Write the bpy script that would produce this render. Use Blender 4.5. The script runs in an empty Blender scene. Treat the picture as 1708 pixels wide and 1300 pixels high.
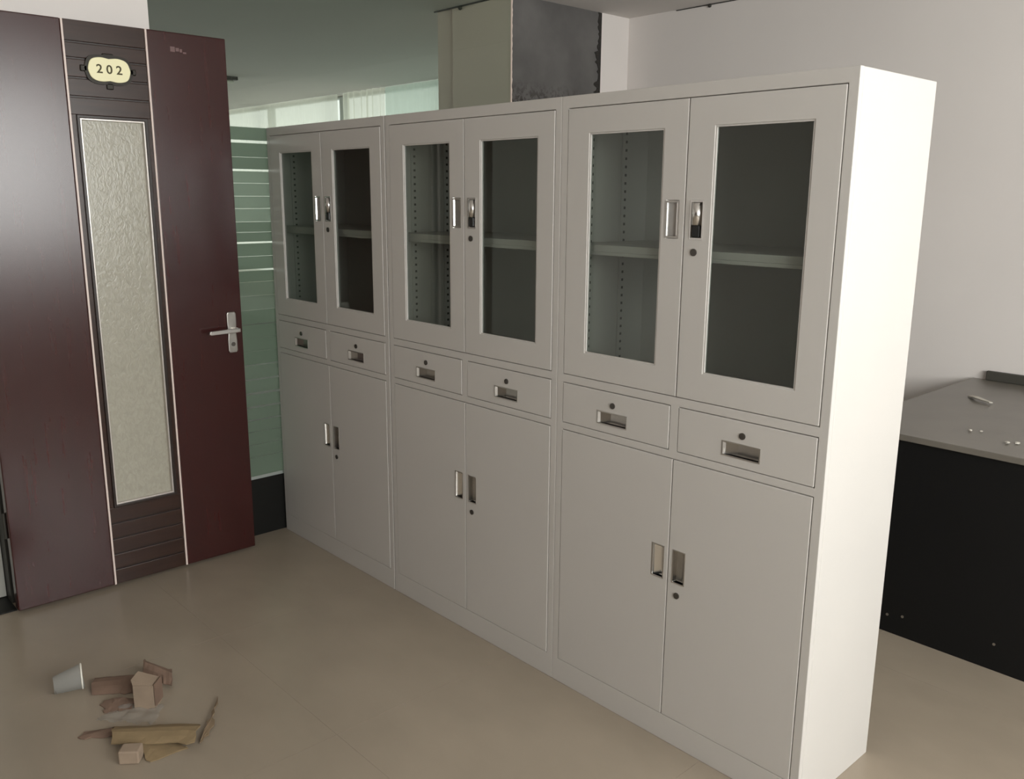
import bpy, bmesh, math, random
from mathutils import Vector, Matrix
random.seed(7)
S = bpy.context.scene
COL = S.collection

# ------------------------------------------------------------------ camera
cam_d = bpy.data.cameras.new('camera')
cam = bpy.data.objects.new('camera', cam_d); COL.objects.link(cam)
YAW, PITCH, ROLL = -0.825643188, 0.217764617, 0.00689714629
cy, sy, cp, sp = math.cos(YAW), math.sin(YAW), math.cos(PITCH), math.sin(PITCH)
fw = Vector((sy * cp, cy * cp, -sp)); rt = Vector((cy, -sy, 0)); up = rt.cross(fw)
c_, s_ = math.cos(ROLL), math.sin(ROLL)
r2 = c_ * rt + s_ * up; u2 = -s_ * rt + c_ * up
M = Matrix((r2, u2, -fw)).transposed().to_4x4()
M.translation = Vector((0.95959966, -1.90039607, 1.57109856))
cam.matrix_world = M
cam_d.sensor_fit = 'HORIZONTAL'; cam_d.sensor_width = 36.0
cam_d.lens = 36.0 * 1463.894 / 1708.0
cam_d.clip_start = 0.05
S.camera = cam

# ------------------------------------------------------------------ sky, daylight, exposure
world = bpy.data.worlds.new('overcast_sky'); S.world = world; world.use_nodes = True
bgn = world.node_tree.nodes['Background']
bgn.inputs[0].default_value = (1.0, 1.0, 0.97, 1); bgn.inputs[1].default_value = 1.5

def area(name, loc, rot, sx, sy_, power, color=(1, 1, 1), portal=False):
    l = bpy.data.lights.new(name, 'AREA'); l.shape = 'RECTANGLE'; l.size = sx; l.size_y = sy_
    l.energy = power; l.color = color
    if portal: l.cycles.is_portal = True
    o = bpy.data.objects.new(name, l); o.location = loc; o.rotation_euler = rot; COL.objects.link(o)
    return o
# daylight arriving through the window in the wall to the right of the photographer
area('window_daylight', (3.02, -0.80, 1.80), (0, math.radians(90), 0), 1.5, 3.6, 205, (0.985, 1.0, 0.975))
area('end_room_fill', (-12.12, -1.5, 1.7), (0, math.radians(-90), 0), 1.7, 6.0, 130, (0.98, 1.0, 0.98))  # unseen fill lamp added to brighten the room beyond the glass
area('far_window_portal', (-7.2, 3.5, 1.55), (math.radians(-90), 0, 0), 7.6, 2.1, 1, portal=True)
S.view_settings.view_transform = 'Standard'
S.view_settings.look = 'None'
S.view_settings.exposure = 0.06
S.view_settings.gamma = 1.0
S.view_settings.use_curve_mapping = False

# ------------------------------------------------------------------ materials
def srgb(r, g, b):
    f = lambda v: (v / 255 / 12.92) if v / 255 <= 0.04045 else ((v / 255 + 0.055) / 1.055) ** 2.4
    return (f(r), f(g), f(b), 1)
class NT:
    def __init__(s, name):
        s.m = bpy.data.materials.new(name); s.m.use_nodes = True; s.t = s.m.node_tree
        s.b = s.t.nodes['Principled BSDF']; s.out = s.t.nodes['Material Output']
    def n(s, kind, **kw):
        nd = s.t.nodes.new(kind)
        for k, v in kw.items():
            if k in nd.inputs: nd.inputs[k].default_value = v
            else: setattr(nd, k, v)
        return nd
    def l(s, a, b): s.t.links.new(a, b)
    def coord(s, scale=(1, 1, 1)):
        tc = s.n('ShaderNodeTexCoord'); mp = s.n('ShaderNodeMapping'); mp.inputs['Scale'].default_value = scale
        s.l(tc.outputs['Object'], mp.inputs['Vector']); return mp.outputs['Vector']
def plain(name, col, rough=0.5, metal=0.0, var=0.0, scale=8, bump=0.0, bscale=60, coat=0, stretch=(1, 1, 1), spec=0.5, detail=4):
    k = NT(name); k.b.inputs['Roughness'].default_value = rough; k.b.inputs['Metallic'].default_value = metal
    k.b.inputs['Coat Weight'].default_value = coat; k.b.inputs['Coat Roughness'].default_value = 0.15
    k.b.inputs['Specular IOR Level'].default_value = spec
    v = k.coord(stretch)
    if var > 0:
        nz = k.n('ShaderNodeTexNoise', Scale=scale, Detail=detail); k.l(v, nz.inputs['Vector'])
        cr = k.n('ShaderNodeValToRGB'); cr.color_ramp.elements[0].position = 0.3; cr.color_ramp.elements[1].position = 0.7
        cr.color_ramp.elements[0].color = tuple(c * (1 - var) for c in col[:3]) + (1,)
        cr.color_ramp.elements[1].color = tuple(min(1, c * (1 + var)) for c in col[:3]) + (1,)
        k.l(nz.outputs['Fac'], cr.inputs['Fac']); k.l(cr.outputs['Color'], k.b.inputs['Base Color'])
    else:
        k.b.inputs['Base Color'].default_value = col
    if bump > 0:
        nb = k.n('ShaderNodeTexNoise', Scale=bscale, Detail=3); k.l(v, nb.inputs['Vector'])
        bp = k.n('ShaderNodeBump', Strength=bump, Distance=0.002); k.l(nb.outputs['Fac'], bp.inputs['Height'])
        k.l(bp.outputs['Normal'], k.b.inputs['Normal'])
    return k.m
def glass(name, tint, gloss=1.0, rough=0.0):
    k = NT(name); k.t.nodes.remove(k.b)
    tr = k.n('ShaderNodeBsdfTransparent', Color=tint); gl = k.n('ShaderNodeBsdfGlossy', Roughness=rough)
    ge = k.n('ShaderNodeNewGeometry'); dt = k.n('ShaderNodeVectorMath', operation='DOT_PRODUCT')
    k.l(ge.outputs['Incoming'], dt.inputs[0]); k.l(ge.outputs['Normal'], dt.inputs[1])
    ab = k.n('ShaderNodeMath', operation='ABSOLUTE'); k.l(dt.outputs['Value'], ab.inputs[0])
    om = k.n('ShaderNodeMath', operation='SUBTRACT'); om.inputs[0].default_value = 1.0; k.l(ab.outputs[0], om.inputs[1])
    pw = k.n('ShaderNodeMath', operation='POWER'); pw.inputs[1].default_value = 5.0; k.l(om.outputs[0], pw.inputs[0])
    mu = k.n('ShaderNodeMath', operation='MULTIPLY_ADD'); mu.inputs[1].default_value = .96 * gloss; mu.inputs[2].default_value = .04 * gloss
    mx = k.n('ShaderNodeMixShader')
    k.l(pw.outputs[0], mu.inputs[0]); k.l(mu.outputs[0], mx.inputs[0]); k.l(tr.outputs[0], mx.inputs[1]); k.l(gl.outputs[0], mx.inputs[2])
    k.l(mx.outputs[0], k.out.inputs['Surface']); return k.m
def film(name, col, trans, tl=0.7, tint=(0.95, 0.95, 0.95, 1)):
    k = NT(name); k.t.nodes.remove(k.b)
    t = k.n('ShaderNodeBsdfTranslucent', Color=col); d = k.n('ShaderNodeBsdfDiffuse', Color=col)
    x = k.n('ShaderNodeMixShader'); x.inputs[0].default_value = tl; k.l(d.outputs[0], x.inputs[1]); k.l(t.outputs[0], x.inputs[2])
    tr = k.n('ShaderNodeBsdfTransparent', Color=tint); m2 = k.n('ShaderNodeMixShader'); m2.inputs[0].default_value = trans
    k.l(x.outputs[0], m2.inputs[1]); k.l(tr.outputs[0], m2.inputs[2]); k.l(m2.outputs[0], k.out.inputs['Surface']); return k.m

PAINT = plain('grey_white_steel_paint', srgb(201, 197, 192), 0.42, var=0.015, scale=2.5, bump=0.03, bscale=220)
WALL = plain('white_wall_paint', srgb(232, 226, 222), 0.85, var=0.02, scale=1.5, bump=0.08, bscale=90)
JWALL = plain('low_bounce_wall_grey', srgb(120, 116, 110), .85)  # darkened to cut bounce light from the unseen front wall
CEIL = plain('ceiling_paint', srgb(215, 210, 206), 0.9, var=0.02, scale=1.2, bump=0.05, bscale=80)
TILE = plain('beige_polished_tile', srgb(154, 142, 126), 0.27, var=0.06, scale=3.2, stretch=(1, 1.6, 1), detail=6)
GROUT = plain('tile_grout', srgb(152, 140, 124), 0.8)
FTILE = plain('grey_floor_beyond_glass', srgb(70, 72, 68), 0.4, var=0.05)
BLACK = plain('black_board', (0.006, 0.006, 0.006, 1), 0.55, spec=0.25)
BLACKT = plain('black_plinth_stone', (0.008, 0.008, 0.007, 1), 0.5, spec=0.25)
CHROME = plain('chrome', (0.82, 0.81, 0.79, 1), 0.26, 1.0)
STEEL = plain('brushed_steel', (0.52, 0.5, 0.47, 1), 0.32, 1.0, var=0.05, scale=40)
SATIN = plain('satin_chrome', srgb(186, 178, 170), 0.35, 0.35)
DARKST = plain('dark_steel', (0.12, 0.11, 0.1, 1), 0.35, 0.8)
HOLE = plain('dark_slot', (0.075, 0.073, 0.07, 1), 0.9)
BLKPL = plain('black_plastic', (0.01, 0.01, 0.01, 1), 0.35)
CGLASS = glass('cabinet_glass', (0.80, 0.83, 0.81, 1), 1.0)
PGLASS = glass('green_partition_glass', (0.84, 0.885, 0.85, 1), 0.6)
WGLASS = glass('clear_window_glass', (0.97, 0.97, 0.97, 1), 1.0)
FILM = film('frosted_green_film', srgb(166, 178, 164), 0.24, 0.75, (.8, .9, .83, 1))
CURT = film('sheer_curtain_cloth', srgb(240, 240, 228), 0.34, 0.75)
WTINT = film('pale_teal_window_tint', srgb(208, 222, 212), 0.14, 0.7)
ALU = plain('window_aluminium', srgb(170, 176, 172), 0.4, 0.3)
JAMB = plain('dark_brown_frame_paint', srgb(52, 50, 44), 0.5, var=0.1)
PALEP = plain('pale_grey_panel_paint', srgb(190, 190, 182), 0.6)
INLAY = plain('pale_inlay_strip', srgb(226, 208, 200), 0.35)
BEAD = plain('silver_glazing_bead', srgb(205, 198, 192), 0.3, 0.5)
def wood(name, c1, c2, rough, stretch):
    k = NT(name); v = k.coord(stretch)
    nz = k.n('ShaderNodeTexNoise', Scale=9.0, Detail=6, Roughness=0.6); k.l(v, nz.inputs['Vector'])
    cr = k.n('ShaderNodeValToRGB'); cr.color_ramp.elements[0].position = 0.35; cr.color_ramp.elements[1].position = 0.68
    cr.color_ramp.elements[0].color = c1; cr.color_ramp.elements[1].color = c2
    k.l(nz.outputs['Fac'], cr.inputs['Fac']); k.l(cr.outputs['Color'], k.b.inputs['Base Color'])
    k.b.inputs['Roughness'].default_value = rough; k.b.inputs['Specular IOR Level'].default_value = .62 if rough < .27 else .42
    return k.m
WOOD = wood('mahogany_veneer', srgb(50, 16, 15), srgb(58, 20, 18), 0.23, (4, 4, 0.35))
WOODH = wood('dark_mahogany_cross_grain', srgb(44, 26, 19), srgb(56, 35, 26), 0.3, (4, 0.4, 5))
WOODF = plain('dark_moulding', srgb(38, 25, 20), 0.35)
# textured obscure door glass
k = NT('obscure_door_glass'); v = k.coord((1, 1, 0.6))
vo = k.n('ShaderNodeTexNoise', Scale=55.0, Detail=4, Distortion=1.5); k.l(v, vo.inputs['Vector'])
bp = k.n('ShaderNodeBump', Strength=0.4, Distance=0.004); k.l(vo.outputs['Fac'], bp.inputs['Height']); k.l(bp.outputs['Normal'], k.b.inputs['Normal'])
cr = k.n('ShaderNodeValToRGB'); cr.color_ramp.elements[0].color = srgb(150, 146, 132); cr.color_ramp.elements[1].color = srgb(182, 178, 164)
k.l(vo.outputs['Fac'], cr.inputs['Fac']); k.l(cr.outputs['Color'], k.b.inputs['Base Color'])
k.b.inputs['Roughness'].default_value = 0.25; OBSC = k.m
# bare cement column face with dark pitted patches near its foot and right edge
k = NT('bare_cement'); v = k.coord()
n1 = k.n('ShaderNodeTexNoise', Scale=4.0, Detail=6); k.l(v, n1.inputs['Vector'])
n2 = k.n('ShaderNodeTexNoise', Scale=38.0, Detail=5, Roughness=0.7); k.l(v, n2.inputs['Vector'])
cr = k.n('ShaderNodeValToRGB'); cr.color_ramp.elements[0].position = .3; cr.color_ramp.elements[1].position = .75
cr.color_ramp.elements[0].color = srgb(86, 84, 83); cr.color_ramp.elements[1].color = srgb(112, 110, 108); k.l(n1.outputs['Fac'], cr.inputs['Fac'])
sx = k.n('ShaderNodeSeparateXYZ'); tcn = k.n('ShaderNodeTexCoord'); k.l(tcn.outputs['Object'], sx.inputs[0])
mz = k.n('ShaderNodeMapRange'); mz.inputs['From Min'].default_value = 2.19; mz.inputs['From Max'].default_value = 2.07; k.l(sx.outputs['Z'], mz.inputs['Value'])
my = k.n('ShaderNodeMapRange'); my.inputs['From Min'].default_value = 2.08; my.inputs['From Max'].default_value = 1.95; k.l(sx.outputs['Y'], my.inputs['Value'])
mm = k.n('ShaderNodeMath', operation='MULTIPLY'); k.l(mz.outputs[0], mm.inputs[0]); k.l(my.outputs[0], mm.inputs[1])
th = k.n('ShaderNodeMapRange'); th.inputs['From Min'].default_value = .47; th.inputs['From Max'].default_value = .56; k.l(n2.outputs['Fac'], th.inputs['Value'])
m3 = k.n('ShaderNodeMath', operation='MULTIPLY'); k.l(mm.outputs[0], m3.inputs[0]); k.l(th.outputs[0], m3.inputs[1])
mxc = k.n('ShaderNodeMix', data_type='RGBA'); k.l(m3.outputs[0], mxc.inputs['Factor']); k.l(cr.outputs['Color'], mxc.inputs[6]); mxc.inputs[7].default_value = srgb(52, 46, 42)
k.l(mxc.outputs[2], k.b.inputs['Base Color']); k.b.inputs['Roughness'].default_value = .9
bp = k.n('ShaderNodeBump', Strength=.5, Distance=.004); k.l(n2.outputs['Fac'], bp.inputs['Height']); k.l(bp.outputs['Normal'], k.b.inputs['Normal']); CEMENT = k.m
RAGGED = plain('dark_broken_edge', srgb(48, 45, 42), .95, var=.3, scale=60, bump=.6, bscale=80)
PLAST = plain('column_plaster', srgb(228, 210, 198), .85, var=.02, scale=2)
SLAB = plain('grey_polished_slab', srgb(110, 105, 97), .3, var=.08, scale=7, detail=7)
DARKU = plain('dark_grey_edge_strip', srgb(70, 68, 62), .6)
PLATEC = plain('cream_number_plate', srgb(250, 244, 200), .4)
PLATEB = plain('black_bronze_plate', srgb(30, 24, 12), .4, .3)
INK = plain('dark_olive_ink', srgb(74, 66, 28), .6)
STICK = plain('faded_sticker', srgb(112, 88, 86), .6)
CARD = plain('brown_cardboard', srgb(132, 112, 96), .9, var=.12, scale=14, bump=.2, bscale=50)
CARDD = plain('dark_brown_cardboard', srgb(118, 96, 82), .9, var=.15, scale=12, bump=.2, bscale=50)
CARDY = plain('yellow_brown_cardboard', srgb(132, 113, 84), .9, var=.12, scale=14, bump=.2, bscale=50)
CARDL = plain('pale_cardboard', srgb(150, 132, 114), .9, var=.1, scale=20)
DUSTB = plain('dusty_brown_scrap', srgb(122, 104, 82), .95, var=.1, scale=20)
CLEAR = film('clear_crinkled_plastic', srgb(215, 210, 202), .82, .4)
RIMP = plain('white_plastic_rim', srgb(235, 232, 222), .3)
CUPP = film('translucent_cup_plastic', srgb(190, 190, 186), .5, .4)
CRUMB = plain('pale_plaster_crumb', srgb(190, 185, 175), .9)

# ------------------------------------------------------------------ helpers
def bx(bm, x0, x1, y0, y1, z0, z1):
    vs = [bm.verts.new(p) for p in ((x0, y0, z0), (x1, y0, z0), (x1, y1, z0), (x0, y1, z0), (x0, y0, z1), (x1, y0, z1), (x1, y1, z1), (x0, y1, z1))]
    for f in ((0, 3, 2, 1), (4, 5, 6, 7), (0, 1, 5, 4), (1, 2, 6, 5), (2, 3, 7, 6), (3, 0, 4, 7)): bm.faces.new([vs[i] for i in f])
def boxes(*bs):
    bm = bmesh.new()
    for b in bs: bx(bm, *b)
    return bm
def cyl(bm, p0, p1, r0, r1=None, n=20, caps=True):
    r1 = r0 if r1 is None else r1
    p0, p1 = Vector(p0), Vector(p1); d = (p1 - p0).normalized()
    a = d.orthogonal().normalized(); b = d.cross(a)
    A = [bm.verts.new(p0 + r0 * (math.cos(t) * a + math.sin(t) * b)) for t in [2 * math.pi * i / n for i in range(n)]]
    B = [bm.verts.new(p1 + r1 * (math.cos(t) * a + math.sin(t) * b)) for t in [2 * math.pi * i / n for i in range(n)]]
    for i in range(n): bm.faces.new((A[i], A[(i + 1) % n], B[(i + 1) % n], B[i]))
    if caps: bm.faces.new(A[::-1]); bm.faces.new(B)
def prism(pts, axis, a0, a1):
    """extrude a 2-D outline along an axis; pts are the two other coordinates in order"""
    bm = bmesh.new()
    def P(p, a):
        if axis == 'x': return (a, p[0], p[1])
        if axis == 'y': return (p[0], a, p[1])
        return (p[0], p[1], a)
    A = [bm.verts.new(P(p, a0)) for p in pts]; B = [bm.verts.new(P(p, a1)) for p in pts]; n = len(pts)
    bm.faces.new(A[::-1]); bm.faces.new(B)
    for i in range(n): bm.faces.new((A[i], A[(i + 1) % n], B[(i + 1) % n], B[i]))
    bmesh.ops.recalc_face_normals(bm, faces=bm.faces); return bm
def panel(x0, x1, z0, z1, y0, y1, holes):
    """sheet in the xz plane, thickness y0..y1, with rectangular through-holes (one watertight mesh)"""
    bm = bmesh.new()
    xs = sorted({x0, x1, *[h[i] for h in holes for i in (0, 1)]}); zs = sorted({z0, z1, *[h[i] for h in holes for i in (2, 3)]})
    def solid(i, j):
        if i < 0 or j < 0 or i >= len(xs) - 1 or j >= len(zs) - 1: return False
        cx, cz = (xs[i] + xs[i + 1]) / 2, (zs[j] + zs[j + 1]) / 2
        return not any(h[0] < cx < h[1] and h[2] < cz < h[3] for h in holes)
    V = {}
    def v(i, j, y):
        if (i, j, y) not in V: V[(i, j, y)] = bm.verts.new((xs[i], y, zs[j]))
        return V[(i, j, y)]
    for i in range(len(xs) - 1):
        for j in range(len(zs) - 1):
            if not solid(i, j): continue
            bm.faces.new((v(i, j, y0), v(i + 1, j, y0), v(i + 1, j + 1, y0), v(i, j + 1, y0)))
            bm.faces.new((v(i, j, y1), v(i, j + 1, y1), v(i + 1, j + 1, y1), v(i + 1, j, y1)))
            for (di, dj, a, b) in ((-1, 0, (i, j), (i, j + 1)), (1, 0, (i + 1, j + 1), (i + 1, j)), (0, -1, (i + 1, j), (i, j)), (0, 1, (i, j + 1), (i + 1, j + 1))):
                if not solid(i + di, j + dj):
                    bm.faces.new((v(*a, y0), v(*b, y0), v(*b, y1), v(*a, y1)))
    bmesh.ops.recalc_face_normals(bm, faces=bm.faces)
    return bm
def obj(name, bm, mat, parent=None, off=None, bevel=0, smooth=False):
    if off: bmesh.ops.translate(bm, verts=bm.verts, vec=off)
    me = bpy.data.meshes.new(name); bm.to_mesh(me); bm.free(); me.materials.append(mat)
    if smooth:
        for p in me.polygons: p.use_smooth = True
    o = bpy.data.objects.new(name, me); COL.objects.link(o)
    if parent: o.parent = parent
    if bevel:
        b = o.modifiers.new('bevel', 'BEVEL'); b.width = bevel; b.segments = 2; b.limit_method = 'ANGLE'; b.angle_limit = math.radians(40)
    return o
def tag(o, label=None, cat=None, group=None, kind=None):
    if label: o['label'] = label
    if cat: o['category'] = cat
    if group: o['group'] = group
    if kind: o['kind'] = kind
    return o
def empty(name, loc=(0, 0, 0)):
    o = bpy.data.objects.new(name, None); o.location = loc; o.empty_display_size = .1; COL.objects.link(o); return o
def dup(o, parent=None):
    c = o.copy(); COL.objects.link(c)
    if parent: c.parent = parent
    for ch in list(o.children): dup(ch, c)
    return c
def text_bm(txt, size, extr, place):
    cu = bpy.data.curves.new('txt', 'FONT'); cu.body = txt; cu.size = size; cu.extrude = extr; cu.offset = .0006; cu.align_x = 'CENTER'; cu.align_y = 'CENTER'
    t = bpy.data.objects.new('txt', cu); COL.objects.link(t)
    bpy.context.view_layer.update()
    me = bpy.data.meshes.new_from_object(t.evaluated_get(bpy.context.evaluated_depsgraph_get()))
    bm = bmesh.new(); bm.from_mesh(me)
    for v in bm.verts: v.co = place(v.co)
    bpy.data.objects.remove(t); bpy.data.curves.remove(cu); bpy.data.meshes.remove(me)
    return bm

# ------------------------------------------------------------------ the room
W, D, H = 0.8946, 0.393, 1.85
XG = -2.70            # plane of the glass partition and of the far wall
YB = 2.41             # wall behind the cabinets
ZC = 2.61             # ceiling
XR, YF = 2.8, -6.0    # window wall and wall behind the photographer
def struct(name, bm, mat, label, cat, parent=None, **kw):
    o = obj(name, bm, mat, parent, **kw)
    if parent is None: tag(o, label, cat, kind='structure')
    return o
fl = struct('floor', boxes((XG - .12, XR + .2, YF - .12, YB + .12, -.12, -.0006)), GROUT, 'polished beige tiled floor of the room in front of the glass partition', 'floor')
xs = [XG - .02] + [-1.9 + .8 * i for i in range(0, 6)] + [XR]
ys = [YF] + [-6.3 + .8 * i for i in range(1, 11)] + [YB]
for i in range(len(xs) - 1):
    for j in range(len(ys) - 1):
        g = .0004
        obj('floor_tile', boxes((xs[i] + g, xs[i + 1] - g, ys[j] + g, ys[j + 1] - g, -.0006, 0)), TILE, fl)
struct('ceiling', boxes((-12.2, XR + .2, YF - .12, 3.7, ZC, ZC + .1)), CEIL, 'white ceiling above the cabinets and the glass partition', 'ceiling')
struct('wall_back', boxes((XG - .12, XR + .2, YB, YB + .12, 0, ZC)), WALL, 'long white wall behind the cabinets and the black bench', 'wall')
struct('wall_front', boxes((XG - .12, XR + .2, YF - .12, YF, 0, ZC)), JWALL, 'greyish wall behind the photographer', 'wall')
# window wall to the right of the photographer, with one large window opening
WY0, WY1, WZ0, WZ1 = -2.6, 1.0, 1.05, 2.56
bm = panel(YF, YB, 0, ZC, 0, .2, [(WY0, WY1, WZ0, WZ1)])
for v in bm.verts: v.co = Vector((XR + v.co.y, v.co.x, v.co.z))
bmesh.ops.recalc_face_normals(bm, faces=bm.faces)
struct('wall_right', bm, WALL, 'white wall with the big daylight window right of the photographer', 'wall')
w1 = tag(empty('window_1', (XR + .1, (WY0 + WY1) / 2, WZ0)), 'large daylight window in the wall right of the photographer', 'window', kind='structure')
hw = (WY1 - WY0) / 2; hh = WZ1 - WZ0
bm = boxes((-.03, .03, -hw, hw, 0, .05), (-.03, .03, -hw, hw, hh - .05, hh), (-.03, .03, -hw, -hw + .05, .05, hh - .05), (-.03, .03, hw - .05, hw, .05, hh - .05), (-.025, .025, -.025, .025, .05, hh - .05))
obj('window_frame', bm, ALU, w1)
obj('pane', boxes((-.004, .004, -hw + .05, -.025, .05, hh - .05)), WGLASS, w1)
obj('pane', boxes((-.004, .004, .025, hw - .05, .05, hh - .05)), WGLASS, w1)

# left wall: above / left of the door, glass partition, column, white end piece
DY0, DY1 = -2.10, -1.185      # doorway (left of the folded-back leaf)
bm = panel(YF, -.47, 0, ZC, 0, .12, [(DY0, DY1, 0.0, 2.16)])
for v in bm.verts: v.co = Vector((XG - v.co.y, v.co.x, v.co.z))
bmesh.ops.recalc_face_normals(bm, faces=bm.faces)
struct('wall_left', bm, WALL, 'white wall above and behind the dark red door at left', 'wall')
struct('wall_far', boxes((XG - .12, XG, 2.165, YB, 0, ZC)), WALL, 'narrow bright white strip of wall right of the bare cement column', 'wall')
# door casing + threshold + pale panel inside the doorway
cs = tag(empty('trim_1', (XG - .05, (DY0 + DY1) / 2, 0)), 'dark brown door casing left of the dark red door leaf', 'door frame', kind='structure')
hd = (DY1 - DY0) / 2
obj('side_jamb', boxes((-.09, .062, hd, hd + .06, 0, 2.15)), JAMB, cs, bevel=.002)
obj('side_jamb', boxes((-.09, .062, -hd - .022, -hd + .03, 0, 2.15)), JAMB, cs, bevel=.002)
obj('head_jamb', boxes((-.09, .062, -hd - .022, hd + .022, 2.15, 2.19)), JAMB, cs, bevel=.002)
obj('threshold', boxes((-.05, .14, -hd + .03, hd - .002, 0, .006)), BLACKT, cs)
d2 = obj('door_2', boxes((XG - .09, XG - .055, DY0 + .032, DY1 - .002, .008, 2.148)), PALEP, bevel=.002)
tag(d2, 'pale grey panel glimpsed at the far left edge beside the dark jamb', 'door', kind='structure')

# glass partition with black plinth
GY0, GY1 = -.47, 1.453
pl = struct('trim_2', boxes((XG - .10, XG - .004, GY0, GY1, 0, .275)), BLACKT, 'black stone plinth under the striped green glass partition', 'plinth', bevel=.002)
obj('plinth_cap', boxes((XG - .105, XG - .002, GY0, GY1, .275, .290)), ALU, pl, bevel=.001)
gp = tag(empty('window_2', (XG, (GY0 + GY1) / 2, .29)), 'green glass partition with horizontal frosted stripes between door and cabinets', 'glass partition', kind='structure')
gh = (GY1 - GY0) / 2
obj('pane', boxes((-.016, -.006, -gh, gh, 0, ZC - .29)), PGLASS, gp)
gaps = [(1.79, .012), (1.725, .0013), (1.67, .009), (1.615, .0013), (1.56, .0013), (1.507, .0015), (1.45, .0013), (1.405, .0013), (1.36, .008), (1.30, .0013), (1.24, .008), (1.187, .0013),
        (1.125, .0013), (1.062, .0013), (.997, .004), (.935, .0013), (.875, .0015), (.812, .005), (.745, .007), (.68, .011), (.617, .009), (.556, .006), (.50, .003), (.44, .003), (.38, .003)]
top = 1.85
for gz, gw in gaps + [(.29, 0)]:
    lo = gz + gw / 2
    obj('film_band', boxes((-.006, -.0045, -gh, gh, lo - .29, top - .29)), FILM, gp)
    top = gz - gw / 2
# column
co = tag(empty('concrete_column', (XG - .25, 1.81, 0)), 'square column with a bare grey cement face between glass partition and white wall', 'column', kind='structure')
obj('column_body', boxes((-.25, .235, -.355, .355, 0, ZC)), PLAST, co)
obj('column_return', boxes((-.41, -.25, -.335, .355, 0, ZC)), PLAST, co)
cf = obj('cement_face', boxes((.235, .247, -.35, .35, 0, ZC)), CEMENT, co)
cf.data.transform(Matrix.Translation((XG - .25, 1.81, 0))); cf.matrix_parent_inverse = Matrix.Translation((-(XG - .25), -1.81, 0))
# ragged dark broken edge on the right of the cement face
pts = []; n = 70
rr = random.Random(3)
for i in range(n + 1):
    z = 1.7 + (ZC - .001 - 1.7) * i / n
    pts.append((.334 + rr.uniform(-.010, .006) - (.025 if 2.15 < z < 2.42 and rr.random() < .55 else 0), z))
pts += [(.356, ZC - .001), (.356, 1.7)]
obj('broken_edge', prism(pts, 'x', .246, .251), RAGGED, co)
pts = []
for i in range(n + 1):
    z = 1.7 + (ZC - .001 - 1.7) * i / n; pts.append((-.349 + rr.uniform(-.002, .003), z))
pts = [(-.356, 1.7)] + pts + [(-.356, ZC - .001)]
obj('plaster_edge', prism(pts, 'x', .235, .250), PLAST, co)
# dark strips painting the joint's shadow line where walls meet the ceiling
t3 = struct('trim_3', boxes((-2.35, -1.0, YB - .004, YB - .0005, ZC - .006, ZC - .0015)), JAMB, 'thin dark strip as joint shadow line between ceiling and white wall behind the cabinets', 'joint')
bm = bmesh.new(); bmesh.ops.create_icosphere(bm, subdivisions=2, radius=.010); obj('fixing_knob', bm, JAMB, t3, off=(-2.12, YB - .006, ZC - .010))
t4 = struct('trim_4', boxes((XG - .66, XG - .03, 1.4475, 1.4535, ZC - .008, ZC - .001)), JAMB, 'thin dark strip as joint shadow line between ceiling and beige side of the column', 'joint')
bm = bmesh.new(); bmesh.ops.create_icosphere(bm, subdivisions=2, radius=.012); obj('fixing_knob', bm, JAMB, t4, off=(-3.12, 1.447, ZC - .014))

# room beyond the glass
struct('floor_beyond', boxes((-12.2, XG - .12, YF - .12, 3.7, -.12, -.0)), FTILE, 'grey floor of the room beyond the glass partition', 'floor')
bm = panel(-12.0, XG - .12, 0, ZC, 0, .2, [(-11.0, -3.5, .55, 2.606)])
for v in bm.verts: v.co.y += 3.42
struct('wall_outer', bm, WALL, 'window wall of the room beyond the glass partition', 'wall')
bm = panel(YF, 3.42, 0, ZC, 0, .2, [(-4.5, 1.5, .85, 2.55)])  # unseen opening added for the fill lamp
for v in bm.verts: v.co = Vector((-12.0 - v.co.y, v.co.x, v.co.z))
bmesh.ops.recalc_face_normals(bm, faces=bm.faces)
struct('wall_end', bm, WALL, 'end wall of the room beyond the glass partition', 'wall')
struct('wall_near', boxes((-12.0, XG - .12, YF - .12, YF, 0, ZC)), WALL, 'near side wall of the room beyond the glass partition', 'wall')
struct('wall_side', boxes((XG - .12, XG, YB + .12, 3.42, 0, ZC)), WALL, 'short wall between column and windows beyond the glass', 'wall')
w3 = tag(empty('window_3', (-7.25, 3.5, .55)), 'long row of bright windows seen above the cabinets through green glass', 'window', kind='structure')
bm = boxes((-3.75, 3.75, -.03, .03, 0, .05), (-3.75, 3.75, -.03, .03, 2.03, 2.05))
obj('window_frame', bm, ALU, w3)
mull = [-3.72, -2.0, -.36, 1.6, 3.72]
for m_ in mull: obj('mullion', boxes((m_ - .045, m_ + .045, -.03, .03, 0.05, 2.03)), ALU, w3)
for a, b in zip(mull[:-1], mull[1:]): obj('pane', boxes((a + .045, b - .045, -.003, .003, 0.05, 2.03)), WGLASS, w3)
def curtain(xa, xb, pleat, label, mat):
    bm = bmesh.new(); prev = None; n = max(12, int((xb - xa) * 60))
    for i in range(n + 1):
        x = xa + (xb - xa) * i / n; y = 3.33 + pleat * math.sin(x * 55) + pleat * .5 * math.sin(x * 17 + 1)
        a, b = bm.verts.new((x, y, .3)), bm.verts.new((x, y, 2.605))
        if prev: bm.faces.new((prev[0], a, b, prev[1]))
        prev = (a, b)
    tag(obj('sheer_curtain', bm, mat, smooth=True), label, 'curtain', 'sheer curtains beyond the glass')
curtain(-11.1, -7.46, .004, 'long flat pale yellowish curtain added to dim the windows left of the dark mullion, beyond the glass', CURT)  # sheer layer added to bring down the brightness of these windows
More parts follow.
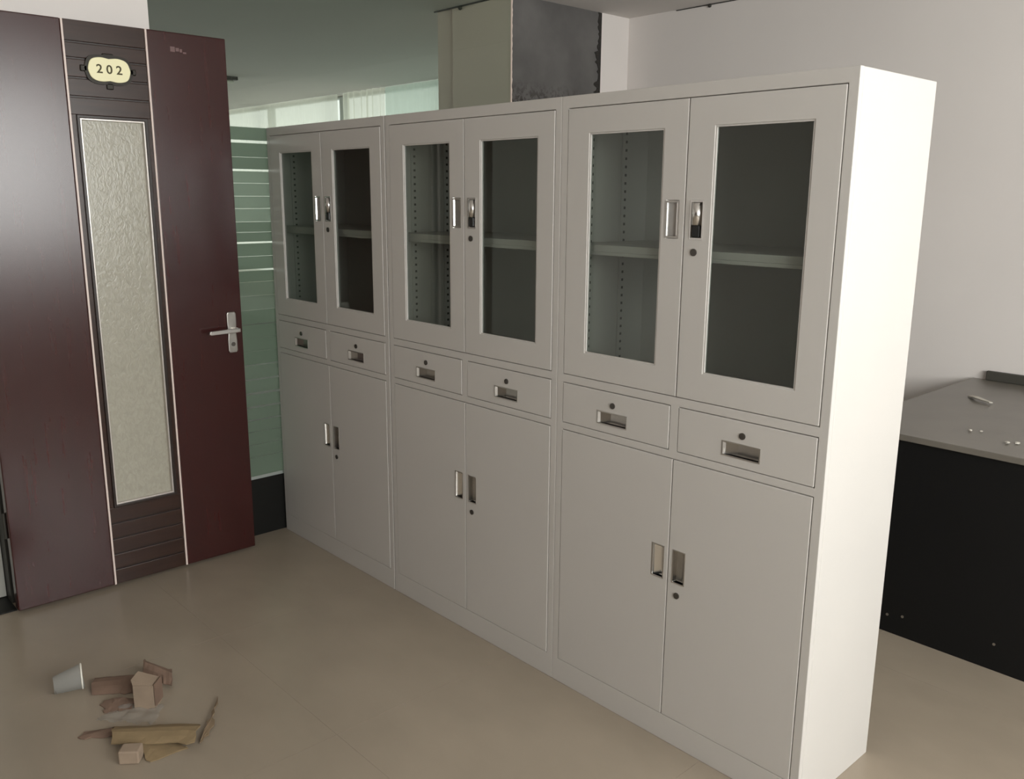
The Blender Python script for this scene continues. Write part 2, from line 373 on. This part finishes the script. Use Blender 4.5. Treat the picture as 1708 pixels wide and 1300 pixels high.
curtain(-7.38, -6.62, .022, 'gathered white curtain just right of the mullion, beyond the glass', CURT)
curtain(-6.60, -3.4, .006, 'flat pale teal sheet added to tone the windows beside the column, beyond the glass', WTINT)  # added sheet that dims and tints the window glass here
lp = tag(empty('ceiling_lamp', (-6.98, 1.36, ZC)), 'thin unlit tube lamp on the ceiling beyond the glass beside the door top', 'lamp')
obj('lamp_housing', boxes((-.04, .04, -.6, .6, -.03, 0)), JAMB, lp)
bm = bmesh.new(); cyl(bm, (0, -.57, -.045), (0, .57, -.045), .015); obj('lamp_tube', bm, RIMP, lp, smooth=False)

# ------------------------------------------------------------------ the three cabinets
def recess(px0, px1, pz0, pz1, floor_pts, dep, y=0.0):
    """open pan lining a rectangular hole; floor_pts = [(fraction across x, fraction of depth)...] profile"""
    bm = bmesh.new(); t = .0012
    prof = [(px0 + (px1 - px0) * f, y + dep * d) for f, d in floor_pts]
    lo = [bm.verts.new((x, yy, pz0)) for x, yy in prof]; hi = [bm.verts.new((x, yy, pz1)) for x, yy in prof]
    for i in range(len(prof) - 1): bm.faces.new((lo[i], lo[i + 1], hi[i + 1], hi[i]))
    # end caps
    for row, zz in ((lo, pz0), (hi, pz1)):
        a = bm.verts.new((px0, y, zz)); b = bm.verts.new((px1, y, zz))
        try: bm.faces.new([a] + row + [b])
        except ValueError: pass
    bmesh.ops.remove_doubles(bm, verts=bm.verts, dist=1e-6)
    bmesh.ops.recalc_face_normals(bm, faces=bm.faces)
    return bm
def ring(x0, x1, z0, z1, w, y0, y1):
    return panel(x0 - w, x1 + w, z0 - w, z1 + w, y0, y1, [(x0, x1, z0, z1)])
def make_cabinet():
    root = empty('filing_cabinet', (-W / 2, D / 2, 0)); OFF = (-W / 2, -D / 2, 0)
    P = lambda name, bm, mat, par=root, bev=0, sm=False: obj(name, bm, mat, par, OFF, bev, sm)
    IL, IR = .025, W - .025
    mx = W / 2
    front = panel(0, W, 0, H, 0, .018, [(IL, IR, 1.039, 1.816), (IL, mx - .014, .887, 1.014), (mx + .014, IR, .887, 1.014), (IL, IR, .082, .865)])
    P('front_frame', front, PAINT, bev=.0018)
    P('side_panel', boxes((0, .012, .0182, D, 0, H)), PAINT, bev=.002)
    P('side_panel', boxes((W - .012, W, .0182, D, 0, H)), PAINT, bev=.002)
    P('top_panel', boxes((.0122, W - .0122, .0182, D, H - .012, H)), PAINT)
    P('back_panel', boxes((.0122, W - .0122, D - .01, D, .02, H - .0122)), PAINT)
    P('deck', boxes((.0122, W - .0122, .0182, D - .0102, 1.016, 1.034)), PAINT)
    P('bottom_panel', boxes((.0122, W - .0122, .0182, D - .0102, .06, .08)), PAINT)
    sh = boxes((.0175, W - .0175, .045, D - .02, 1.412, 1.432), (.0175, W - .0175, .045, .05, 1.402, 1.412))
    P('shelf', sh, PAINT, bev=.0015)
    for xa, xb, sgn in ((.0122, .0165, 1), (W - .0165, W - .0122, -1)):
        for yc in (.118, .272):
            u = P('shelf_upright', boxes((xa, xb, yc - .016, yc + .016, 1.036, 1.835)), PAINT)
            bm = bmesh.new(); xf = xb if sgn > 0 else xa
            for i in range(31):
                z = 1.06 + i * .025
                bx(bm, xf - .0004, xf + .0004, yc - .0045, yc + .0045, z - .004, z + .004)
            tag(P('slots', bm, HOLE, u), kind='stuff')
    # upper glazed doors
    for side in (0, 1):
        x0, x1 = (IL + .002, mx + .0025 - .0015) if side == 0 else (mx + .0045, IR - .002)
        gx0, gx1 = (.110, .374) if side == 0 else (.531, .798)
        hx0, hx1 = (.391, .431) if side == 0 else (.470, .508)
        hz0, hz1 = 1.463, 1.562
        d = P('glazed_door', panel(x0, x1, 1.041, 1.814, -.001, .017, [(gx0, gx1, 1.116, 1.744), (hx0, hx1, hz0, hz1)]), PAINT, bev=.0015)
        P('pane', boxes((gx0 - .0, gx1, .007, .011, 1.116, 1.744)), CGLASS, d)
        P('glazing_lip', ring(gx0 + .004, gx1 - .004, 1.12, 1.740, .0038, .001, .0065), PAINT, d)
        if side == 0:
            h = P('pull_handle', recess(hx0, hx1, hz0, hz1, [(0, 0), (.08, .35), (.5, 1), (.97, 1), (1, 0)], .018, -.001), CHROME, d)
            P('pull_rim', ring(hx0 + .002, hx1 - .002, hz0 + .006, hz1 - .006, .005, -.0022, -.0008), STEEL, d)
        else:
            h = P('pull_handle', recess(hx0, hx1, hz0, hz1, [(0, 0), (.06, .9), (.5, 1), (.94, .9), (1, 0)], .008, -.001), SATIN, d)
            P('pull_rim', ring(hx0 + .002, hx1 - .002, hz0 + .004, hz1 - .004, .004, -.0022, -.0008), CHROME, d)
            bm = bmesh.new(); cyl(bm, (.486, .004, 1.50), (.486, .004, 1.556), .0135, n=24); P('latch_bar', bm, CHROME, d, sm=True)
            bm = boxes((.477, .499, -.004, .0115, 1.468, 1.500)); P('latch_button', bm, BLKPL, d, bev=.003)
            bm = bmesh.new(); cyl(bm, (.485, .004, 1.430), (.485, -.004, 1.430), .0095, n=24); lk = P('lock', bm, DARKST, d)
            tag(lk, 'small round keyhole lock')
    # drawers
    for x0, x1 in ((IL + .002, mx - .016), (mx + .016, IR - .002)):
        c = (x0 + x1) / 2 - .004; hx0, hx1, hz0, hz1 = c - .055, c + .055, .9145, .950
        d = P('drawer', panel(x0, x1, .889, 1.012, -.001, .015, [(hx0, hx1, hz0, hz1)]), PAINT, bev=.0015)
        P('pull_cup', recess(hx0, hx1, hz0, hz1, [(0, 0), (.05, .35), (.30, 1), (.97, 1), (1, 0)], .022, -.001), STEEL, d)
        P('pull_rim', ring(hx0 + .0015, hx1 - .0015, hz0 + .0015, hz1 - .0015, .004, -.002, -.0008), STEEL, d, .0006)
        bm = bmesh.new(); cyl(bm, (c + .003, .004, .974), (c + .003, -.004, .974), .0088, n=24); P('lock', bm, DARKST, d)
    # lower solid doors
    for side in (0, 1):
        x0, x1 = (IL + .002, mx + .002) if side == 0 else (mx + .005, IR - .002)
        hx0, hx1 = (.395, .434) if side == 0 else (.468, .507); hz0, hz1 = .507, .602
        d = P('solid_door', panel(x0, x1, .084, .863, -.001, .015, [(hx0, hx1, hz0, hz1)]), PAINT, bev=.0015)
        prof = [(0, 0), (.08, .35), (.5, 1), (.97, 1), (1, 0)] if side == 0 else [(0, 0), (.03, 1), (.5, 1), (.92, .35), (1, 0)]
        P('pull_handle', recess(hx0, hx1, hz0, hz1, prof, .018, -.001), CHROME if side == 0 else STEEL, d)
        P('pull_rim', ring(hx0 + .0015, hx1 - .0015, hz0 + .0015, hz1 - .0015, .004, -.002, -.0008), STEEL, d, .0006)
        if side:
            bm = bmesh.new(); cyl(bm, (.486, .004, .470), (.486, -.004, .470), .009, n=24); P('lock', bm, DARKST, d)
    return root
cab = make_cabinet()
G = 'row of grey steel cabinets'
tag(cab, 'nearest light grey steel cabinet, its white side panel facing the window', 'cabinet', G)
c2 = dup(cab); c2.location.x -= W + .001
tag(c2, 'middle light grey steel cabinet standing between two like it', 'cabinet', G)
c3 = dup(cab); c3.location.x -= 2 * W + .006
tag(c3, 'farthest grey steel cabinet, against the striped green glass partition', 'cabinet', G)

# ------------------------------------------------------------------ the dark red door, folded back against the partition
XD = -2.567
dr = tag(empty('door_1', (XD, -.706, .012)), 'dark red wooden door with tall frosted pane and number plate 202', 'door', kind='structure')
def DP(name, bm, mat, par=dr, bev=0, sm=False): return obj(name, bm, mat, par, (-XD, .706, -.012), bev, sm)
ZT = 2.175; T = .045
mid0, mid1, gy0, gy1, gz0, gz1 = -.833, -.538, -.812, -.556, .335, 1.848
DP('leaf_panel', boxes((XD - T, XD, -1.190, mid0 - .004, .012, ZT)), WOOD, bev=.004)
DP('leaf_panel', boxes((XD - T, XD, mid1 + .004, -.222, .012, ZT)), WOOD, bev=.004)
for yy in (mid0, mid1): DP('inlay_strip', boxes((XD - T, XD + .0015, yy - .0034, yy + .0034, .013, ZT - .001)), INLAY)
DP('stile_strip', boxes((XD - T, XD - .004, mid0 + .004, gy0, gz0, gz1)), WOODH)
DP('stile_strip', boxes((XD - T, XD - .004, gy1, mid1 - .004, gz0, gz1)), WOODH)
edges = [gz1, 1.911, 1.977, 2.044, 2.100, ZT]
for a, b in zip(edges[:-1], edges[1:]): DP('cross_board', boxes((XD - T, XD - .003, mid0 + .004, mid1 - .004, a + (.003 if a > gz1 else 0), b - .003 if b < ZT else b)), WOODH, bev=.002)
edges = [.012, .075, .14, .205, .27, gz0]
for a, b in zip(edges[:-1], edges[1:]): DP('cross_board', boxes((XD - T, XD - .003, mid0 + .004, mid1 - .004, a + (.003 if a > .02 else 0), b - .003 if b < gz0 else b)), WOODH, bev=.002)
DP('backing_board', boxes((XD - T + .002, XD - .010, mid0 + .004, mid1 - .004, gz1 + .002, ZT - .002)), WOODF)
DP('backing_board', boxes((XD - T + .002, XD - .010, mid0 + .004, mid1 - .004, .014, gz0 - .002)), WOODF)
def yzring(y0, y1, z0, z1, w, xa, xb):
    bm = panel(y0, y1, z0, z1, xa, xb, [(y0 + w, y1 - w, z0 + w, z1 - w)])
    for v in bm.verts: v.co = Vector((v.co.y, v.co.x, v.co.z))
    bmesh.ops.recalc_face_normals(bm, faces=bm.faces); return bm
DP('glass_moulding', yzring(gy0, gy1, gz0, gz1, .011, XD - T, XD + .004), WOODF, bev=.002)
DP('glazing_bead', yzring(gy0 + .011, gy1 - .011, gz0 + .011, gz1 - .011, .006, XD - .03, XD - .002), BEAD, bev=.001)
DP('obscure_pane', boxes((XD - .028, XD - .020, gy0 + .014, gy1 - .014, gz0 + .014, gz1 - .014)), OBSC)
# number plate
def lobed(cyy, cz, hw_, hh_, notch):
    pts = []
    for i in range(96):
        t = 2 * math.pi * i / 96; c, s = math.cos(t), math.sin(t)
        y = hw_ * math.copysign(abs(c) ** .55, c); z = hh_ * math.copysign(abs(s) ** .62, s)
        z *= 1 - notch * math.exp(-(y / (hw_ * .22)) ** 2)
        y *= 1 + .05 * math.exp(-(z / (hh_ * .3)) ** 2)
        pts.append((cyy + y, cz + z))
    return pts
PY, PZ = -.684, 2.012
DP('plate_backing', prism(lobed(PY, PZ, .082, .053, .05), 'x', XD - .003, XD + .004), PLATEB)
bm = boxes((XD - .003, XD + .004, PY - .012, PY + .012, PZ - .068, PZ - .045), (XD - .003, XD + .004, PY - .1, PY - .076, PZ - .011, PZ + .011), (XD - .003, XD + .004, PY + .076, PY + .098, PZ - .011, PZ + .011), (XD - .003, XD + .004, PY - .02, PY + .02, PZ + .048, PZ + .058))
DP('plate_ornament', bm, PLATEB, bev=.003)
np_ = DP('number_plate', prism(lobed(PY, PZ, .072, .043, .10), 'x', XD + .004, XD + .010), PLATEC, bev=.002)
tag(np_, 'cream number plate reading 202')
for ch, dy in (('2', -.035), ('0', 0), ('2', .035)):
    bm = text_bm(ch, .043, .0008, lambda c, dy=dy: Vector((XD + .0108 + c.z, PY + dy - .001 + c.x * 1.05, PZ + c.y)))
    DP('digit', bm, INK, np_)
# faded sticker, its print no longer readable
bm = boxes((XD - .0002, XD + .0006, -.448, -.430, 2.103, 2.122), (XD - .0002, XD + .0006, -.427, -.414, 2.106, 2.119), (XD - .0002, XD + .0006, -.411, -.402, 2.104, 2.116), (XD - .0002, XD + .0006, -.399, -.386, 2.100, 2.106))
DP('faded_sticker', bm, STICK)
# lever handle
hd_ = DP('lock_plate', prism([(-.272 + .0205 * a, .995 + .0875 * b) for a, b in [(-.75, -1), (.75, -1), (1, -.9), (1, -.4), (.85, 0), (1, .4), (1, .9), (.75, 1), (-.75, 1), (-1, .9), (-1, .4), (-.85, 0), (-1, -.4), (-1, -.9)]], 'x', XD, XD + .009), STEEL, bev=.003)
bm = bmesh.new(); cyl(bm, (XD + .009, -.268, 1.008), (XD + .045, -.268, 1.008), .011); DP('lever_neck', bm, STEEL, hd_, sm=False)
bm = prism([(-.254, 1.016), (-.254, .999), (-.30, .998), (-.385, .996), (-.389, 1.000), (-.389, 1.009), (-.384, 1.013), (-.31, 1.016)], 'x', XD + .038, XD + .052)
tag(DP('lever', bm, CHROME, hd_, bev=.004), 'shiny lever handle')
bm = bmesh.new(); cyl(bm, (XD + .009, -.272, .945), (XD + .013, -.272, .945), .009); DP('key_cylinder', bm, DARKST, hd_)
# two hinges on the jamb side
for z in (.35, 1.85):
    bm = bmesh.new(); cyl(bm, (XD - .030, -1.196, z - .05), (XD - .030, -1.196, z + .05), .006); DP('hinge', bm, JAMB)

# ------------------------------------------------------------------ black bench with grey slab top behind the cabinets
BX0, BX1, BY0 = -.53, 2.6, 1.15
be = tag(empty('workbench', ((BX0 + BX1) / 2, (BY0 + YB) / 2, 0)), 'black fronted bench with dusty grey slab top against the white wall', 'bench')
bo = (-(BX0 + BX1) / 2, -(BY0 + YB) / 2, 0)
obj('bench_body', boxes((BX0 + .015, BX1, BY0, YB - .012, 0, .735)), BLACK, be, bo, .002)
obj('bench_top', boxes((BX0, BX1, BY0 - .012, YB - .012, .735, .757)), SLAB, be, bo, .002)
obj('back_upstand', boxes((BX0 + .06, BX1, YB - .032, YB - .012, .757, .80)), DARKU, be, bo, .003)
for x, z in ((-.293, .069), (-.238, .080), (.072, .096)):
    bm = bmesh.new(); cyl(bm, (x, BY0 + .001, z), (x, BY0 - .003, z), .005, n=10); obj('screw_head', bm, STEEL, be, bo)
def crumb(name, x, y, z, r, label, sc=(1, 1, .6), mat=CRUMB, seed=1):
    bm = bmesh.new(); bmesh.ops.create_icosphere(bm, subdivisions=1, radius=r); q = random.Random(seed)
    for v in bm.verts: v.co = Vector((v.co.x * sc[0], v.co.y * sc[1], v.co.z * sc[2])) * q.uniform(.75, 1.2)
    lo = min(v.co.z for v in bm.verts)
    o = obj(name, bm, mat, off=(0, 0, -lo)); o.location = (x, y, z); return tag(o, label, 'debris', 'plaster crumbs on the bench')
crumb('plaster_crumb', -.160, 1.362, .757, .008, 'left pale plaster crumb of two on the middle of the bench top', seed=2)
crumb('plaster_crumb', -.130, 1.385, .757, .006, 'right pale plaster crumb of two on the middle of the bench top', seed=3)
crumb('plaster_crumb', -.012, 1.29, .757, .009, 'larger pale crumb near the front of the bench at photo edge', (1, 1.5, .6), seed=4)
crumb('plaster_crumb', .012, 1.31, .757, .008, 'crumb cut by the right photo edge on the bench front', (1, 1.5, .6), seed=5)
bm = prism([(-.385, 1.945), (-.372, 1.960), (-.335, 1.915), (-.262, 1.872), (-.270, 1.855), (-.345, 1.895)], 'z', .7585, .762)
for v in bm.verts: v.co.z += .012 * max(0, math.sin((v.co.x + .385) * 22))
tag(obj('paper_scrap', bm, CRUMB), 'thin white curled scrap of paper lying on the grey bench top', 'paper')

# ------------------------------------------------------------------ packing rubbish on the floor
def sheet(name, quad, zf, mat, label, cat='cardboard', nx=10, ny=5, th=.003, seed=1, jag=.006, group=None):
    q = random.Random(seed); bm = bmesh.new(); g = []
    a, b, c, d = [Vector((*p, 0)) for p in quad]          # a-b one long side, d-c the other
    for i in range(nx + 1):
        row = []
        for j in range(ny + 1):
            u, v = i / nx, j / ny
            p = (a * (1 - u) + b * u) * (1 - v) + (d * (1 - u) + c * u) * v
            if i in (0, nx) or j in (0, ny): p += Vector((q.uniform(-jag, jag), q.uniform(-jag, jag), 0))
            p.z = max(0.0, zf(u, v) + q.uniform(-.001, .001)); row.append(bm.verts.new(p))
        g.append(row)
    for i in range(nx):
        for j in range(ny): bm.faces.new((g[i][j], g[i + 1][j], g[i + 1][j + 1], g[i][j + 1]))
    bmesh.ops.recalc_face_normals(bm, faces=bm.faces)
    if bm.faces[:][0].normal.z < 0: bmesh.ops.reverse_faces(bm, faces=bm.faces)
    cx, cy_ = sum(v.co.x for v in bm.verts) / len(bm.verts), sum(v.co.y for v in bm.verts) / len(bm.verts)
    r = bmesh.ops.extrude_face_region(bm, geom=bm.faces[:])
    for v in [e for e in r['geom'] if isinstance(e, bmesh.types.BMVert)]: v.co.z += th
    bmesh.ops.recalc_face_normals(bm, faces=bm.faces)
    o = obj(name, bm, mat, off=(-cx, -cy_, 0)); o.location = (cx, cy_, .0005)
    return tag(o, label, cat, group)
GR = 'torn cardboard on the floor'
sheet('cardboard_strip', [(-1.81, -1.175), (-1.70, -1.035), (-1.80, -1.015), (-1.89, -1.125)], lambda u, v: .030 * math.sin(math.pi * v) ** .8 * (0.7 + .5 * u), CARDD, 'long reddish brown cardboard strip beside the clear plastic cup', group=GR, seed=2)
sheet('cardboard_flap', [(-1.77, -1.02), (-1.66, -.965), (-1.76, -.93), (-1.84, -.985)], lambda u, v: .014 + .045 * math.sin(math.pi * min(1, v * 1.1)) * (1 - .5 * u), CARDD, 'bent brown cardboard flap curling up behind the small carton', group=GR, seed=3)
sheet('cardboard_piece', [(-1.67, -1.17), (-1.64, -1.10), (-1.69, -1.075), (-1.735, -1.165)], lambda u, v: .010 * math.sin(math.pi * u) * v, CARDD, 'small dark torn cardboard piece in front of the long strip', group=GR, seed=4)
ca = tag(empty('small_carton', (-1.632, -1.055, 0)), 'small upright open pale brown carton among the torn cardboard', 'box')
cr_ = Matrix.Rotation(math.radians(46), 4, 'Z')
def CB(name, bm, mat):
    bm.transform(cr_); return obj(name, bm, mat, ca)
CB('carton_body', boxes((-.032, .032, -.026, .026, .0, .080)), CARDL)
CB('carton_flap', boxes((.034, .037, -.026, .026, .012, .086)), CARDD)
CB('carton_flap', prism([(-.032, .081), (.030, .081), (.030, .083), (-.036, .100)], 'y', -.026, .026), CARDL)
sheet('plastic_film', [(-1.65, -1.21), (-1.51, -1.09), (-1.59, -1.02), (-1.69, -1.13)], lambda u, v: .008 * abs(math.sin(9 * u) * math.cos(7 * v)), CLEAR, 'crinkled clear plastic film lying between the cardboard pieces', 'plastic', nx=24, ny=14, th=.0004, seed=5)
sheet('cardboard_scrap', [(-1.585, -1.275), (-1.53, -1.195), (-1.57, -1.185), (-1.612, -1.25)], lambda u, v: .012 * math.sin(math.pi * v) * u, CARDD, 'dark pointed cardboard scrap at the left end of the heap', group=GR, nx=5, seed=6)
sheet('cardboard_sheet', [(-1.475, -1.215), (-1.315, -1.04), (-1.395, -.985), (-1.555, -1.185)], lambda u, v: .012 + .016 * math.sin(math.pi * v) + .005 * u, CARDY, 'long yellow brown cardboard sheet at the front of the heap', group=GR, seed=7)
sheet('cardboard_triangle', [(-1.335, -1.165), (-1.325, -1.06), (-1.36, -1.06), (-1.43, -1.155)], lambda u, v: .014 * v * (1 - u), CARDY, 'yellow brown triangular cardboard piece nearest the camera', group=GR, nx=6, seed=8)
bl = boxes((-.028, .028, -.022, .022, 0, .040)); bl.transform(Matrix.Rotation(math.radians(52), 4, 'Z'))
o = obj('cardboard_block', bl, CARDL, bevel=.004); o.location = (-1.385, -1.195, 0)
tag(o, 'small folded pale cardboard block in front of the yellow sheet', 'cardboard', GR)
sheet('paper_strip', [(-1.325, -1.02), (-1.35, -.98), (-1.52, -.875), (-1.475, -.905)], lambda u, v: .003 + .006 * math.sin(math.pi * v), DUSTB, 'narrow dusty brown strip right of the yellow cardboard sheet', 'cardboard', group=GR, nx=3, ny=10, seed=9)
# clear cup lying on its side, mouth towards the cardboard
cu = tag(empty('plastic_cup', (-1.88, -1.215, 0)), 'clear plastic cup with white rim lying on its side', 'cup')
ax = Vector((.25, .95, 0)).normalized(); R1, R0, L = .040, .028, .078
bm = bmesh.new()
p1 = ax * .040 + Vector((0, 0, R1 + .002)); p0 = -ax * (L - .040) + Vector((0, 0, R0 + .002))
cyl(bm, p0, p1, R0, R1, 28, caps=False); obj('cup_wall', bm, CUPP, cu, smooth=True)
bm = bmesh.new(); cyl(bm, p0 - ax * .003, p0, R0 * .97, R0, 28); obj('cup_base', bm, CUPP, cu)
bm = bmesh.new(); nseg, msec = 36, 8
a_ = Vector((0, 0, 1)); b_ = ax.cross(a_)
rows = []
for i in range(nseg):
    t = 2 * math.pi * i / nseg; rad = math.cos(t) * a_ + math.sin(t) * b_
    rows.append([bm.verts.new(p1 + rad * (R1 - .0005 + .0025 * math.cos(s)) + ax * .0025 * math.sin(s)) for s in [2 * math.pi * j / msec for j in range(msec)]])
for i in range(nseg):
    for j in range(msec): bm.faces.new((rows[i][j], rows[(i + 1) % nseg][j], rows[(i + 1) % nseg][(j + 1) % msec], rows[i][(j + 1) % msec]))
obj('cup_rim', bm, RIMP, cu, smooth=True)
